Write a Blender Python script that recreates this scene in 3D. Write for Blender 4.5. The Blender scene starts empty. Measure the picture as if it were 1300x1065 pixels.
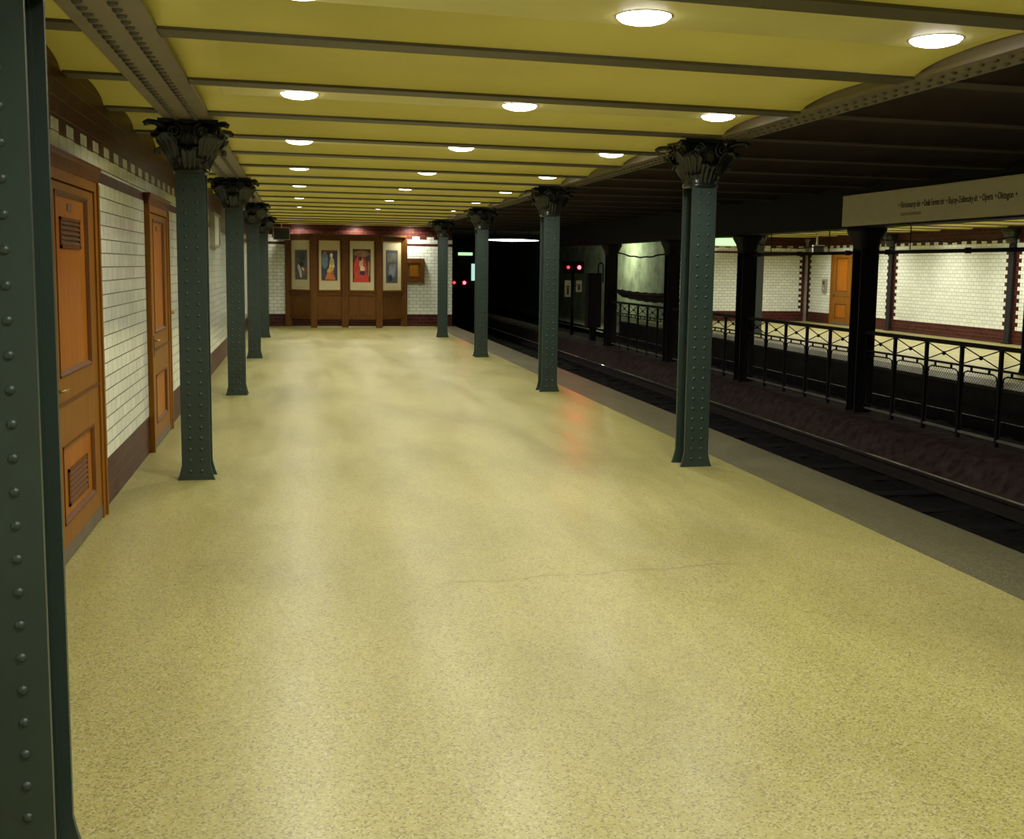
import bpy, math, random
from mathutils import Vector, Matrix
random.seed(7)
scn = bpy.context.scene
COL = scn.collection
PI = math.pi

# ------------------------------------------------------------------ materials
def new_mat(name):
    m = bpy.data.materials.new(name); m.use_nodes = True
    nt = m.node_tree; nt.nodes.clear()
    out = nt.nodes.new('ShaderNodeOutputMaterial')
    b = nt.nodes.new('ShaderNodeBsdfPrincipled')
    nt.links.new(b.outputs[0], out.inputs[0])
    return m, nt, b

def N(nt, t, **kw):
    n = nt.nodes.new(t)
    for k, v in kw.items():
        if k in n.inputs: n.inputs[k].default_value = v
        else: setattr(n, k, v)
    return n

def ramp(nt, src, stops):
    r = nt.nodes.new('ShaderNodeValToRGB')
    el = r.color_ramp.elements
    while len(el) < len(stops): el.new(0.5)
    for e, (p, c) in zip(el, stops):
        e.position = p; e.color = (*c, 1) if len(c) == 3 else c
    nt.links.new(src, r.inputs[0])
    return r

def bump(nt, b, src, strength, dist=0.01):
    n = N(nt, 'ShaderNodeBump', Strength=strength, Distance=dist)
    nt.links.new(src, n.inputs['Height']); nt.links.new(n.outputs[0], b.inputs['Normal'])
    return n

def plain(name, col, rough=0.5, metal=0.0, var=0.15, scale=6.0, spec=0.5, bmp=0.0):
    m, nt, b = new_mat(name)
    tc = N(nt, 'ShaderNodeTexCoord')
    no = N(nt, 'ShaderNodeTexNoise', Scale=scale, Detail=5.0, Roughness=0.6)
    nt.links.new(tc.outputs['Object'], no.inputs['Vector'])
    lo = tuple(c * (1 - var) for c in col); hi = tuple(min(1, c * (1 + var)) for c in col)
    r = ramp(nt, no.outputs['Fac'], [(0.3, lo), (0.7, hi)])
    nt.links.new(r.outputs[0], b.inputs['Base Color'])
    b.inputs['Roughness'].default_value = rough
    b.inputs['Metallic'].default_value = metal
    b.inputs['Specular IOR Level'].default_value = spec
    if bmp: bump(nt, b, no.outputs['Fac'], bmp)
    return m

def emit(name, col, strength, base=(0.8, 0.8, 0.8)):
    m, nt, b = new_mat(name)
    b.inputs['Base Color'].default_value = (*base, 1)
    b.inputs['Emission Color'].default_value = (*col, 1)
    b.inputs['Emission Strength'].default_value = strength
    return m

def tile(name, c1, c2, mortar, axis, w=0.2, h=0.0945, z0=0.327, rough=0.12, msize=0.0035, spec=0.5):
    m, nt, b = new_mat(name); b.inputs['Specular IOR Level'].default_value = spec
    tc = N(nt, 'ShaderNodeTexCoord')
    sp = N(nt, 'ShaderNodeSeparateXYZ'); nt.links.new(tc.outputs['Object'], sp.inputs[0])
    sub = N(nt, 'ShaderNodeMath', operation='SUBTRACT'); sub.inputs[1].default_value = z0
    nt.links.new(sp.outputs['Z'], sub.inputs[0])
    co = N(nt, 'ShaderNodeCombineXYZ')
    nt.links.new(sp.outputs['Y' if axis == 'Y' else 'X'], co.inputs[0]); nt.links.new(sub.outputs[0], co.inputs[1])
    br = N(nt, 'ShaderNodeTexBrick', Scale=1.0)
    br.inputs['Brick Width'].default_value = w; br.inputs['Row Height'].default_value = h
    br.inputs['Mortar Size'].default_value = msize; br.inputs['Mortar Smooth'].default_value = 0.3
    br.inputs['Color1'].default_value = (*c1, 1); br.inputs['Color2'].default_value = (*c2, 1)
    br.inputs['Mortar'].default_value = (*mortar, 1); br.inputs['Bias'].default_value = -0.1
    nt.links.new(co.outputs[0], br.inputs['Vector'])
    nt.links.new(br.outputs['Color'], b.inputs['Base Color'])
    rr = N(nt, 'ShaderNodeMapRange'); rr.inputs['To Min'].default_value = rough; rr.inputs['To Max'].default_value = 0.7
    nt.links.new(br.outputs['Fac'], rr.inputs[0]); nt.links.new(rr.outputs[0], b.inputs['Roughness'])
    no = N(nt, 'ShaderNodeTexNoise', Scale=7.0, Detail=1.0)
    nt.links.new(tc.outputs['Object'], no.inputs['Vector'])
    # the glaze of each tile sits at its own slight angle
    ma = N(nt, 'ShaderNodeMath', operation='MULTIPLY_ADD'); ma.inputs[1].default_value = -1.0; ma.inputs[2].default_value = 1.0
    nt.links.new(br.outputs['Fac'], ma.inputs[0])
    ad = N(nt, 'ShaderNodeMath', operation='MULTIPLY_ADD'); ad.inputs[1].default_value = 0.9
    nt.links.new(no.outputs['Fac'], ad.inputs[0]); nt.links.new(ma.outputs[0], ad.inputs[2])
    bump(nt, b, ad.outputs[0], 0.5, 0.004)
    return m

def wood(name, dark, light, rough=0.35, scale=1.0):
    m, nt, b = new_mat(name)
    tc = N(nt, 'ShaderNodeTexCoord')
    mp = N(nt, 'ShaderNodeMapping'); mp.inputs['Scale'].default_value = (14 * scale, 14 * scale, 1.2 * scale)
    nt.links.new(tc.outputs['Object'], mp.inputs[0])
    no = N(nt, 'ShaderNodeTexNoise', Scale=2.0, Detail=7.0, Roughness=0.65, Distortion=0.6)
    nt.links.new(mp.outputs[0], no.inputs['Vector'])
    r = ramp(nt, no.outputs['Fac'], [(0.3, dark), (0.55, tuple((a + c) / 2 for a, c in zip(dark, light))), (0.75, light)])
    nt.links.new(r.outputs[0], b.inputs['Base Color'])
    b.inputs['Roughness'].default_value = rough
    b.inputs['Specular IOR Level'].default_value = 0.2
    bump(nt, b, no.outputs['Fac'], 0.12, 0.003)
    return m

def terrazzo(name, base, chip_d, chip_l, rough=0.3, stain=0.25):
    m, nt, b = new_mat(name)
    tc = N(nt, 'ShaderNodeTexCoord')
    vo = N(nt, 'ShaderNodeTexVoronoi', Scale=150.0); nt.links.new(tc.outputs['Object'], vo.inputs['Vector'])
    sp = N(nt, 'ShaderNodeSeparateColor'); nt.links.new(vo.outputs['Color'], sp.inputs[0])
    r = ramp(nt, sp.outputs[0], [(0.0, chip_d), (0.14, chip_d), (0.22, base), (0.8, base), (0.9, chip_l), (1.0, chip_l)])
    no = N(nt, 'ShaderNodeTexNoise', Scale=0.9, Detail=6.0, Roughness=0.62, Distortion=0.4)
    mp = N(nt, 'ShaderNodeMapping'); mp.inputs['Scale'].default_value = (1.0, 0.45, 1.0)
    nt.links.new(tc.outputs['Object'], mp.inputs[0]); nt.links.new(mp.outputs[0], no.inputs['Vector'])
    s = ramp(nt, no.outputs['Fac'], [(0.25, (1 - stain,) * 3), (0.72, (1.0, 1.0, 1.0))])
    n2 = N(nt, 'ShaderNodeTexNoise', Scale=1.0, Detail=5.0, Roughness=0.6, Distortion=0.3)
    m2 = N(nt, 'ShaderNodeMapping'); m2.inputs['Scale'].default_value = (2.6, 0.5, 1.0)
    nt.links.new(tc.outputs['Object'], m2.inputs[0]); nt.links.new(m2.outputs[0], n2.inputs['Vector'])
    mx = N(nt, 'ShaderNodeMix', data_type='RGBA', blend_type='MULTIPLY')
    mx.inputs[0].default_value = 1.0
    nt.links.new(r.outputs[0], mx.inputs[6]); nt.links.new(s.outputs[0], mx.inputs[7])
    nt.links.new(mx.outputs[2], b.inputs['Base Color'])
    rr = N(nt, 'ShaderNodeMapRange'); rr.inputs['From Min'].default_value = 0.3; rr.inputs['From Max'].default_value = 0.68; rr.inputs['To Min'].default_value = rough + 0.15; rr.inputs['To Max'].default_value = rough
    nt.links.new(n2.outputs['Fac'], rr.inputs[0]); nt.links.new(rr.outputs[0], b.inputs['Roughness'])
    b.inputs['Specular IOR Level'].default_value = 0.5
    return m

WHITE = {a: tile('white_glazed_tile_' + a, (0.80, 0.83, 0.72), (0.70, 0.735, 0.635), (0.12, 0.11, 0.07), a, msize=0.0042) for a in 'XY'}
BROWN = {a: tile('brown_glazed_tile_' + a, (0.062, 0.012, 0.008), (0.036, 0.007, 0.005), (0.15, 0.075, 0.045), a, h=0.0945, z0=0.327, msize=0.0035, rough=0.42, spec=0.25) for a in 'XY'}
M_FLOOR = terrazzo('terrazzo_floor', (0.330, 0.298, 0.092), (0.20, 0.170, 0.062), (0.40, 0.37, 0.18), 0.285, 0.34)
M_STRIP = terrazzo('edge_stone', (0.094, 0.083, 0.038), (0.05, 0.043, 0.02), (0.15, 0.135, 0.07), 0.5, 0.2)
M_CONC = plain('rough_concrete', (0.16, 0.15, 0.12), 0.9, var=0.3, scale=3, bmp=0.4)
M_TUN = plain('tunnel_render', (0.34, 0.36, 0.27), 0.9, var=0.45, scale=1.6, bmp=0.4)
M_DARKTUN = plain('dark_concrete', (0.035, 0.03, 0.028), 0.9, var=0.4, scale=2, bmp=0.5)  # darker concrete, for the tunnel and the face below the far edge
M_BALLAST = plain('sooty_ballast', (0.007, 0.006, 0.006), 0.95, var=0.6, scale=16, spec=0.1, bmp=1.0)
M_RIDGE = plain('brown_gravel', (0.034, 0.022, 0.019), 0.95, var=0.6, scale=9, spec=0.15, bmp=1.0)
M_RAIL = plain('rail_steel', (0.62, 0.59, 0.54), 0.28, 0.9, var=0.15)
M_BOTRAIL = plain('grey_rail_steel', (0.16, 0.145, 0.125), 0.45, 0.4, var=0.3)  # lighter than the black iron of the other railing bars
M_RUST = plain('rusty_steel', (0.014, 0.010, 0.009), 0.8, 0.0, var=0.3, spec=0.2)
M_SLEEP = plain('oily_timber', (0.007, 0.006, 0.006), 0.95, var=0.3, spec=0.15)
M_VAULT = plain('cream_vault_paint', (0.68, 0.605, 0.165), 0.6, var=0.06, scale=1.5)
M_VAULTDARK = plain('dark_vault_paint', (0.040, 0.029, 0.029), 0.85, spec=0.2, var=0.25, scale=1.5)  # much darker than the platform vaults, for the spans over the tracks
M_HOUSING = plain('pale_housing_paint', (0.70, 0.64, 0.26), 0.5, var=0.05, scale=2)
M_BEAM = plain('grey_brown_beam_paint', (0.095, 0.080, 0.047), 0.55, var=0.15)
M_BEAMDARK = plain('dark_beam_paint', (0.065, 0.052, 0.046), 0.75, spec=0.3, var=0.2)  # darker beam colour, for the track spans and the far girder
M_GIRDER = plain('grey_girder_paint', (0.20, 0.165, 0.11), 0.5, var=0.12, scale=4)
M_GRIVET = plain('dark_rivet_paint', (0.07, 0.055, 0.04), 0.4, var=0.1)
M_IRON = plain('green_iron_paint', (0.021, 0.036, 0.028), 0.42, var=0.12, scale=5)
M_CAP = plain('dark_iron_paint', (0.011, 0.014, 0.013), 0.28, var=0.2, scale=8)
M_BLACK = plain('black_iron_paint', (0.006, 0.005, 0.006), 0.6, spec=0.2, var=0.2)
M_POST = plain('sooty_iron_paint', (0.013, 0.011, 0.014), 0.55, spec=0.3, var=0.2)
M_OAK = wood('orange_oak', (0.26, 0.075, 0.002), (0.41, 0.140, 0.006), 0.40)
M_OAKF = wood('oak_frame', (0.17, 0.060, 0.002), (0.29, 0.115, 0.006), 0.42)
M_OAKD = wood('dark_oak_moulding', (0.085, 0.028, 0.005), (0.15, 0.055, 0.010), 0.45)  # darker oak for mouldings, cornices and louvre slats
M_CASE = wood('brown_case_oak', (0.07, 0.025, 0.003), (0.155, 0.063, 0.010), 0.4)
M_CASEP = wood('case_panel_oak', (0.085, 0.033, 0.004), (0.165, 0.066, 0.012), 0.45)
M_BRASS = plain('old_brass', (0.45, 0.33, 0.13), 0.35, 0.9)
M_KICK = plain('scuffed_grey_brown_paint', (0.11, 0.085, 0.055), 0.5, var=0.2)
M_PAPER = plain('cream_poster_paper', (0.52, 0.46, 0.26), 0.6, var=0.06, scale=3)
M_SIGN = plain('off_white_sign_enamel', (0.60, 0.53, 0.34), 0.5, var=0.05)
M_INK = plain('black_ink', (0.012, 0.010, 0.010), 0.6, var=0.0)
M_GREYMET = plain('grey_metal', (0.35, 0.33, 0.27), 0.4, 0.5)
M_SCREEN = plain('dark_glass_screen', (0.010, 0.010, 0.014), 0.3, var=0.0)
M_WHITEP = plain('white_enamel', (0.72, 0.70, 0.60), 0.4, var=0.05)
M_CABLE = plain('black_rubber', (0.012, 0.012, 0.012), 0.6)
M_LAMP = emit('lamp_diffuser_glow', (1.0, 0.95, 0.90), 14.0)
M_RED = emit('red_signal_glow', (1.0, 0.010, 0.022), 9.0)
M_REDHOT = emit('red_signal_bright_glow', (1.0, 0.035, 0.05), 14.0)
M_BLUE = emit('blue_lamp_glow', (0.05, 0.10, 1.0), 7.0)
M_TUBE = emit('white_tube_glow', (0.95, 1.0, 0.92), 6.0)
M_GREENL = emit('pale_green_glow', (0.45, 0.85, 0.40), 1.3)
M_CYANL = emit('pale_cyan_glow', (0.60, 1.0, 0.85), 0.8)

# ------------------------------------------------------------------ mesh builder
class MB:
    def __init__(s): s.v = []; s.f = []; s.mi = []; s.sm = []
    def add(s, vs, fs, mi=0, smooth=False, mat=None):
        b = len(s.v)
        for p in vs:
            p = Vector(p)
            if mat is not None: p = mat @ p
            s.v.append(tuple(p))
        for f in fs:
            s.f.append(tuple(b + i for i in f)); s.mi.append(mi); s.sm.append(smooth)
        return s
    def quad(s, a, b, c, d, mi=0): return s.add([a, b, c, d], [(0, 1, 2, 3)], mi)
    def box(s, x0, x1, y0, y1, z0, z1, mi=0, mat=None):
        vs = [(x, y, z) for z in (z0, z1) for y in (y0, y1) for x in (x0, x1)]
        fs = [(0, 2, 3, 1), (4, 5, 7, 6), (0, 1, 5, 4), (2, 6, 7, 3), (0, 4, 6, 2), (1, 3, 7, 5)]
        return s.add(vs, fs, mi, False, mat)
    def prism(s, poly, y0, y1, axis='Y', mi=0, mat=None):
        """poly: list of (a,b); extruded along axis. Y -> (a,y,b), X -> (x,a,b), Z -> (a,b,z)"""
        def P(a, b, t): return {'Y': (a, t, b), 'X': (t, a, b), 'Z': (a, b, t)}[axis]
        n = len(poly)
        vs = [P(a, b, y0) for a, b in poly] + [P(a, b, y1) for a, b in poly]
        fs = [tuple(range(n)), tuple(range(2 * n - 1, n - 1, -1))]
        fs += [(i, (i + 1) % n, n + (i + 1) % n, n + i) for i in range(n)]
        return s.add(vs, fs, mi, False, mat)
    def tube(s, pts, r, seg=8, mi=0, caps=True, mat=None):
        pts = [Vector(p) for p in pts]
        rs = r if isinstance(r, (list, tuple)) else [r] * len(pts)
        vs = []; fs = []
        up = Vector((0, 0, 1)); prev = None
        for i, p in enumerate(pts):
            t = (pts[min(i + 1, len(pts) - 1)] - pts[max(i - 1, 0)]).normalized()
            if prev is None:
                a = t.cross(up)
                if a.length < 1e-3: a = t.cross(Vector((1, 0, 0)))
            else: a = prev - t * prev.dot(t)
            a.normalize(); prev = a; b = t.cross(a)
            for k in range(seg):
                th = 2 * PI * k / seg
                vs.append(p + (a * math.cos(th) + b * math.sin(th)) * rs[i])
        for i in range(len(pts) - 1):
            for k in range(seg):
                fs.append((i * seg + k, i * seg + (k + 1) % seg, (i + 1) * seg + (k + 1) % seg, (i + 1) * seg + k))
        if caps:
            fs.append(tuple(range(seg - 1, -1, -1))); fs.append(tuple((len(pts) - 1) * seg + k for k in range(seg)))
        return s.add(vs, fs, mi, True, mat)
    def lathe(s, prof, seg=24, mi=0, mat=None, smooth=True):
        vs = [(r * math.cos(2 * PI * k / seg), r * math.sin(2 * PI * k / seg), z) for r, z in prof for k in range(seg)]
        fs = [(i * seg + k, i * seg + (k + 1) % seg, (i + 1) * seg + (k + 1) % seg, (i + 1) * seg + k)
              for i in range(len(prof) - 1) for k in range(seg)]
        fs.append(tuple(range(seg - 1, -1, -1))); fs.append(tuple((len(prof) - 1) * seg + k for k in range(seg)))
        return s.add(vs, fs, mi, smooth, mat)
    def rivet(s, p, n, r, seg=8, mi=0, hgt=0.62):
        n = Vector(n).normalized()
        a = n.orthogonal().normalized(); b = n.cross(a); p = Vector(p)
        vs = []; fs = []
        for rr, hh in ((1.0, 0), (0.82, 0.55 * hgt), (0.4, 0.92 * hgt)):
            for k in range(seg):
                th = 2 * PI * k / seg
                vs.append(p + (a * math.cos(th) + b * math.sin(th)) * r * rr + n * r * hh)
        vs.append(p + n * r * hgt)
        for i in range(2):
            for k in range(seg):
                fs.append((i * seg + k, i * seg + (k + 1) % seg, (i + 1) * seg + (k + 1) % seg, (i + 1) * seg + k))
        for k in range(seg): fs.append((2 * seg + k, 2 * seg + (k + 1) % seg, 3 * seg))
        return s.add(vs, fs, mi, True)
    def build(s, name, mats, parent=None, loc=None, rot=None):
        me = bpy.data.meshes.new(name)
        me.from_pydata(s.v, [], s.f)
        if not isinstance(mats, (list, tuple)): mats = [mats]
        for m in mats: me.materials.append(m)
        me.polygons.foreach_set('material_index', s.mi)
        me.polygons.foreach_set('use_smooth', s.sm)
        import bmesh
        bm = bmesh.new(); bm.from_mesh(me); bmesh.ops.recalc_face_normals(bm, faces=bm.faces); bm.to_mesh(me); bm.free()
        me.update()
        o = bpy.data.objects.new(name, me); COL.objects.link(o)
        if parent is not None: o.parent = parent
        if loc is not None: o.location = loc
        if rot is not None: o.rotation_euler = rot
        return o

def bevel(o, w=0.004, seg=2):
    md = o.modifiers.new('bevel', 'BEVEL'); md.width = w; md.segments = seg; md.limit_method = 'ANGLE'
    return o
def tag(o, label, cat, group=None):
    o['label'] = label; o['category'] = cat
    if group: o['group'] = group
    return o
def empty(name, loc=(0, 0, 0), rz=0.0):
    o = bpy.data.objects.new(name, None); o.empty_display_size = 0.2; COL.objects.link(o)
    o.location = loc; o.rotation_euler = (0, 0, rz)
    return o
def thing(name, label, cat, loc=(0, 0, 0), rz=0.0, group=None):
    return tag(empty(name, loc, rz), label, cat, group)
def struct(o): o['kind'] = 'structure'; return o
KIDS = {}
def copy_tree(o, parent=None):
    c = o.copy(); COL.objects.link(c)
    if parent is not None: c.parent = parent
    for ch in [x for x in bpy.data.objects if x.parent == o]: copy_tree(ch, c)
    return c

# ------------------------------------------------------------------ layout numbers (metres)
XWL = -1.32          # tiled wall of the near platform
XL, XR = -0.805, 3.32
BAY = 5.42
Y1 = 8.485           # centre of the first column beyond the camera's own
YB0, YEND = -7.0, 29.3
XSTRIP, XEDGE = 3.665, 4.30
XC = 7.3             # middle row between the tracks
XE2, XS2 = 10.1, 10.75
XC2, XW2 = 11.9, 16.6
YEND2 = 32.5
HT = 2.75            # underside of the girders
BP = 1.355           # beam pitch
def beam_y(k, x): return 5.265 + 0.06 * (x + 0.62) + BP * k
KMIN = -9

# ------------------------------------------------------------------ setting: floors, bed, walls
struct(MB().box(XWL - .02, XSTRIP, YB0, YEND, -0.6, 0.0).build('floor', M_FLOOR))
struct(MB().box(XSTRIP, XEDGE - 0.02, YB0, YEND, -0.6, 0.0).box(XEDGE - 0.02, XEDGE, YB0, YEND, -0.6, -0.012).build('platform_edge', M_STRIP))
struct(MB().box(XS2, XW2 + .02, -2, YEND2, -0.6, 0.0).build('floor_opposite', M_FLOOR))
struct(MB().box(XE2, XS2, -2, YEND2, -0.05, 0.0).box(XE2 + .01, XS2, -2, YEND2, -0.6, -0.05, 1).build('platform_edge_opposite', [M_STRIP, M_DARKTUN]))
# crack across the terrazzo
cr = MB(); pts = []
for i in range(40):
    t = i / 39; px = 0.72 + 1.75 * t
    pts.append(Vector((px, 5.40 + 0.13 * t + 0.02 * math.sin(t * 23) + random.uniform(-.012, .012), 0.0006)))
for a, b in zip(pts, pts[1:]):
    d = (b - a).normalized(); n = Vector((-d.y, d.x, 0)) * random.uniform(0.0012, 0.0028)
    cr.quad(a - n, b - n, b + n, a + n)
cr.build('floor_crack', M_GRIVET, bpy.data.objects['floor'])

def bed(name, x0, x1, m):
    b = MB(); nx, ny = int((x1 - x0) / 0.16), 260
    vs = [(x0 + (x1 - x0) * i / nx, -3 + 66 * j / ny, -0.56 + random.uniform(-.03, .03)) for j in range(ny + 1) for i in range(nx + 1)]
    fs = [(j * (nx + 1) + i, j * (nx + 1) + i + 1, (j + 1) * (nx + 1) + i + 1, (j + 1) * (nx + 1) + i) for j in range(ny) for i in range(nx)]
    b.add(vs, fs, 0, True); return struct(b.build(name, m))
bed('track_bed', XEDGE, 6.8, M_BALLAST)
bed('track_bed_opposite', 7.8, 10.62, M_BALLAST)
b = MB(); ny = 300
prof = [(6.62, -0.60), (6.78, -0.44), (6.92, -0.24), (7.1, -0.185), (7.3, -0.17), (7.5, -0.185), (7.68, -0.24), (7.82, -0.44), (7.98, -0.60)]
vs = [(x + random.uniform(-.02, .02), -3 + 66 * j / ny, z + random.uniform(-.018, .012)) for j in range(ny + 1) for x, z in prof]
npf = len(prof)
b.add(vs, [(j * npf + i, j * npf + i + 1, (j + 1) * npf + i + 1, (j + 1) * npf + i) for j in range(ny) for i in range(npf - 1)], 0, True)
struct(b.build('middle_ridge', M_RIDGE))

def tiled_wall(name, axis, const, u0, u1, sign, ztop=3.15, thick=0.3, teeth=(), holes=(), lead=0.0):
    """axis: direction the wall runs. sign: +1/-1, side the tiles face. teeth: u of engaged columns."""
    mb = MB()
    def Q(a, c, z0, z1, mi):
        if axis == 'Y': mb.quad((const, a, z0), (const, c, z0), (const, c, z1), (const, a, z1), mi)
        else: mb.quad((a, const, z0), (c, const, z0), (c, const, z1), (a, const, z1), mi)
    rows = [0.0, 0.109, 0.218, 0.327] + [0.327 + 0.0945 * i for i in range(1, 21)]
    rows[-1] = 2.218
    cuts = sorted(teeth)
    for i in range(len(rows) - 1):
        z0, z1 = rows[i], rows[i + 1]
        if i < 3: Q(u0, u1, z0, z1, 1); continue
        w = 0.19 if i % 2 else 0.28
        edges = [u0]
        for t in cuts:
            edges += [max(u0, t - w), min(u1, t + w)]
        edges.append(u1)
        for j in range(len(edges) - 1):
            if edges[j + 1] - edges[j] > 1e-4: Q(edges[j], edges[j + 1], z0, z1, 1 if j % 2 else 0)
    Q(u0, u1, 2.218, 2.29, 1); Q(u0, u1, 2.29, 2.395, 0)
    u = u0; k = 0
    while u < u1 - 1e-6:
        e = min(u1, u + 0.2); Q(u, e, 2.395, 2.475, k % 2); u = e; k += 1
    Q(u0, u1, 2.475, ztop, 1)
    a, c = sorted((const - sign * 0.002, const - sign * thick))
    if axis == 'Y': mb.box(a, c, u0, u1, -0.6, ztop, 2)
    else: mb.box(u0, u1, a, c, -0.6, ztop, 2)
    return struct(mb.build(name, [WHITE[axis], BROWN[axis], M_CONC]))
tiled_wall('wall_left', 'Y', XWL, YB0, YEND + .3, 1)
tiled_wall('wall_far', 'X', YEND, XWL, 4.2, -1)
tiled_wall('wall_back', 'X', YB0, XWL, 4.2, 1)
tiled_wall('wall_right', 'Y', XW2, 4.0, YEND2 + .3, -1, teeth=(YEND2, 27.35, 22.15, 16.95, 11.75))
tiled_wall('wall_far_opposite', 'X', YEND2, 11.86, XW2, -1, teeth=(11.86, XW2))
struct(MB().box(10.62, 11.86, YEND2 + .01, 63, -0.7, -0.5).build('tunnel_floor', M_CONC))
# the running tunnel beyond the platforms
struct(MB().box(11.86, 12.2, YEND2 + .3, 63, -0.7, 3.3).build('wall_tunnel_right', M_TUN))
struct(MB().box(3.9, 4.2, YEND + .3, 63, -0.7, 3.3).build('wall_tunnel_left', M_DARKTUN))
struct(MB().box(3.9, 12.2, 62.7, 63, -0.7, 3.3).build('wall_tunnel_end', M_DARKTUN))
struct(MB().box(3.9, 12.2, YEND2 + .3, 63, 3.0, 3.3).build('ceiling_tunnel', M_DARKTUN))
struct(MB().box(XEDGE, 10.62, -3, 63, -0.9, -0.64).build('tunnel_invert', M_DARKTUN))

# ------------------------------------------------------------------ ceilings: jack arches between steel beams
def arch_z(s, rise=0.088): return 2.762 + rise * (max(0.0, 1 - abs(s) ** 2.3)) ** 0.60
def vault(name, xs, k0, k1, m, ylim=None, band=None):
    mb = MB(); n = 14
    for k in range(k0, k1):
        vs = []
        for x, off in xs:
            ya, yb = beam_y(k, x) + .08, beam_y(k + 1, x) - .08
            if ylim: ya, yb = min(ya, ylim), min(yb, ylim)
            for i in range(n + 1):
                s = -1 + 2 * i / n
                s = math.copysign(abs(s) ** 0.75, s)
                vs.append((x, ya + (yb - ya) * (s + 1) / 2, arch_z(s) - off * (1 - abs(s) ** 4)))
        fs = [(a * (n + 1) + i, a * (n + 1) + i + 1, (a + 1) * (n + 1) + i + 1, (a + 1) * (n + 1) + i) for a in range(len(xs) - 1) for i in range(n)]
        mb.add(vs, fs, 0, True)
    x0, x1 = xs[0][0], xs[-1][0]
    mb.box(x0, x1, beam_y(k0, x0) + .1, (ylim or beam_y(k1, x1)) - .02, 2.98, 3.15)
    return struct(mb.build(name, m))
KEND = 17
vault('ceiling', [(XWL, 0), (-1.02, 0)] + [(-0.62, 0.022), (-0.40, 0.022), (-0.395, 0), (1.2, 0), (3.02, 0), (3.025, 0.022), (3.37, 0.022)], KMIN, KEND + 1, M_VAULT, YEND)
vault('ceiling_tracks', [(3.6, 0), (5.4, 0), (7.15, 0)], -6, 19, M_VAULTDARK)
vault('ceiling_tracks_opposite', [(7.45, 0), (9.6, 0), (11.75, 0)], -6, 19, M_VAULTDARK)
vault('ceiling_opposite', [(12.05, 0), (14, 0), (XW2, 0)], -3, 20, M_VAULT, YEND2)
def beams(x0, x1, k0, k1, m, nm):
    for k in range(k0, k1 + 1):
        mb = MB()
        for (w0, z0, z1) in ((0.088, HT, HT + 0.022), (0.02, HT + 0.022, 2.99)):
            vs = []
            for x in (x0, x1):
                y = beam_y(k, x)
                vs += [(x, y - w0, z0), (x, y + w0, z0), (x, y + w0, z1), (x, y - w0, z1)]
            mb.add(vs, [(0, 1, 2, 3), (4, 7, 6, 5), (0, 4, 5, 1), (3, 2, 6, 7), (0, 3, 7, 4), (1, 5, 6, 2)])
        struct(mb.build(nm, m))
beams(XWL + .01, XL - .18, KMIN + 1, KEND, M_BEAM, 'ceiling_beam')
beams(XL + .17, 3.36, KMIN + 1, KEND, M_BEAM, 'ceiling_beam')
beams(3.62, XC - .17, -5, 19, M_BEAMDARK, 'ceiling_beam')
beams(XC + .17, XC2 - .18, -2, 19, M_BEAMDARK, 'ceiling_beam')
beams(XC2 + .18, XW2 - .01, 1, 18, M_BEAM, 'ceiling_beam')

def girder(name, x0, x1, y0, y1, z, m, rows, pitch=0.115, r=0.021, deep=0.0, stagger=0.0):
    xc = (x0 + x1) / 2
    mb = MB().box(x0, x1, y0, y1, z, z + 0.022)
    mb.box(xc - .11, xc - .095, y0, y1, z + .022, 3.0); mb.box(xc + .095, xc + .11, y0, y1, z + .022, 3.0)
    if deep: mb.box(x0 + .02, x1 - .02, y0, y1, z + .022, 3.0)
    for i, x in enumerate(rows):
        y = max(y0, 1.0) + 0.03 + stagger * i
        while y < y1 - 0.05:
            mb.rivet((x, y, z), (0, 0, -1), r, 6, 1, 0.7); y += pitch
    return struct(mb.build(name, [m, M_GRIVET]))
girder('girder', -0.98, -0.63, YB0, YEND, HT, M_GIRDER, (-0.885, -0.745), 0.115, 0.026)
girder('girder', 3.36, 3.62, YB0, YEND, HT, M_GIRDER, (3.44, 3.545), 0.115, 0.020, stagger=0.0575)
girder('girder', XC - .16, XC + .16, -3, 30.4, 2.25, M_BLACK, (), deep=1)
girder('girder', XC2 - .17, XC2 + .17, -2, YEND2, HT, M_BEAMDARK, ())

# ------------------------------------------------------------------ riveted columns
def flange(front, h, mat, flare=True, pitch=0.0865, r=0.0135, zr0=0.07, hw=0.107):
    s = -1 if front else 1
    y0, y1 = sorted((s * 0.115, s * 0.097))
    mb = MB()
    prof = [(0.142, 0.0), (0.128, 0.035), (0.115, 0.085), (hw, 0.125)] if flare else [(hw, 0.0)]
    poly = prof + [(hw, h)]
    poly = poly + [(-a, z) for a, z in reversed(poly)]
    mb.prism(poly, y0, y1, 'Y')
    z = zr0
    while z < h - 0.05:
        for x in (-0.043, 0.043): mb.rivet((x, s * 0.115, z), (0, s, 0), r, 8)
        z += pitch
    return mb
def web(h, pitch=0.0865):
    mb = MB().box(-.012, .012, -.097, .097, 0, h)
    for sx in (-1, 1):
        for sy in (-1, 1):
            mb.box(*sorted((sx * .012, sx * .075)), *sorted((sy * .086, sy * .097)), 0, h)
            mb.box(*sorted((sx * .012, sx * .022)), *sorted((sy * .030, sy * .086)), 0, h)
        z = 0.11
        while z < h - .05:
            for sy in (-1, 1): mb.rivet((sx * .022, sy * .058, z), (sx, 0, 0), .011, 6)
            z += pitch
        # little gusset at the foot
    return mb
def sect(hw, z, n=32, p=4.0):
    pts = []
    for k in range(n):
        t = 2 * PI * k / n; c, s_ = math.cos(t), math.sin(t)
        r = hw / (abs(c) ** p + abs(s_) ** p) ** (1 / p)
        pts.append((r * c, r * s_, z))
    return pts
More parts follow.
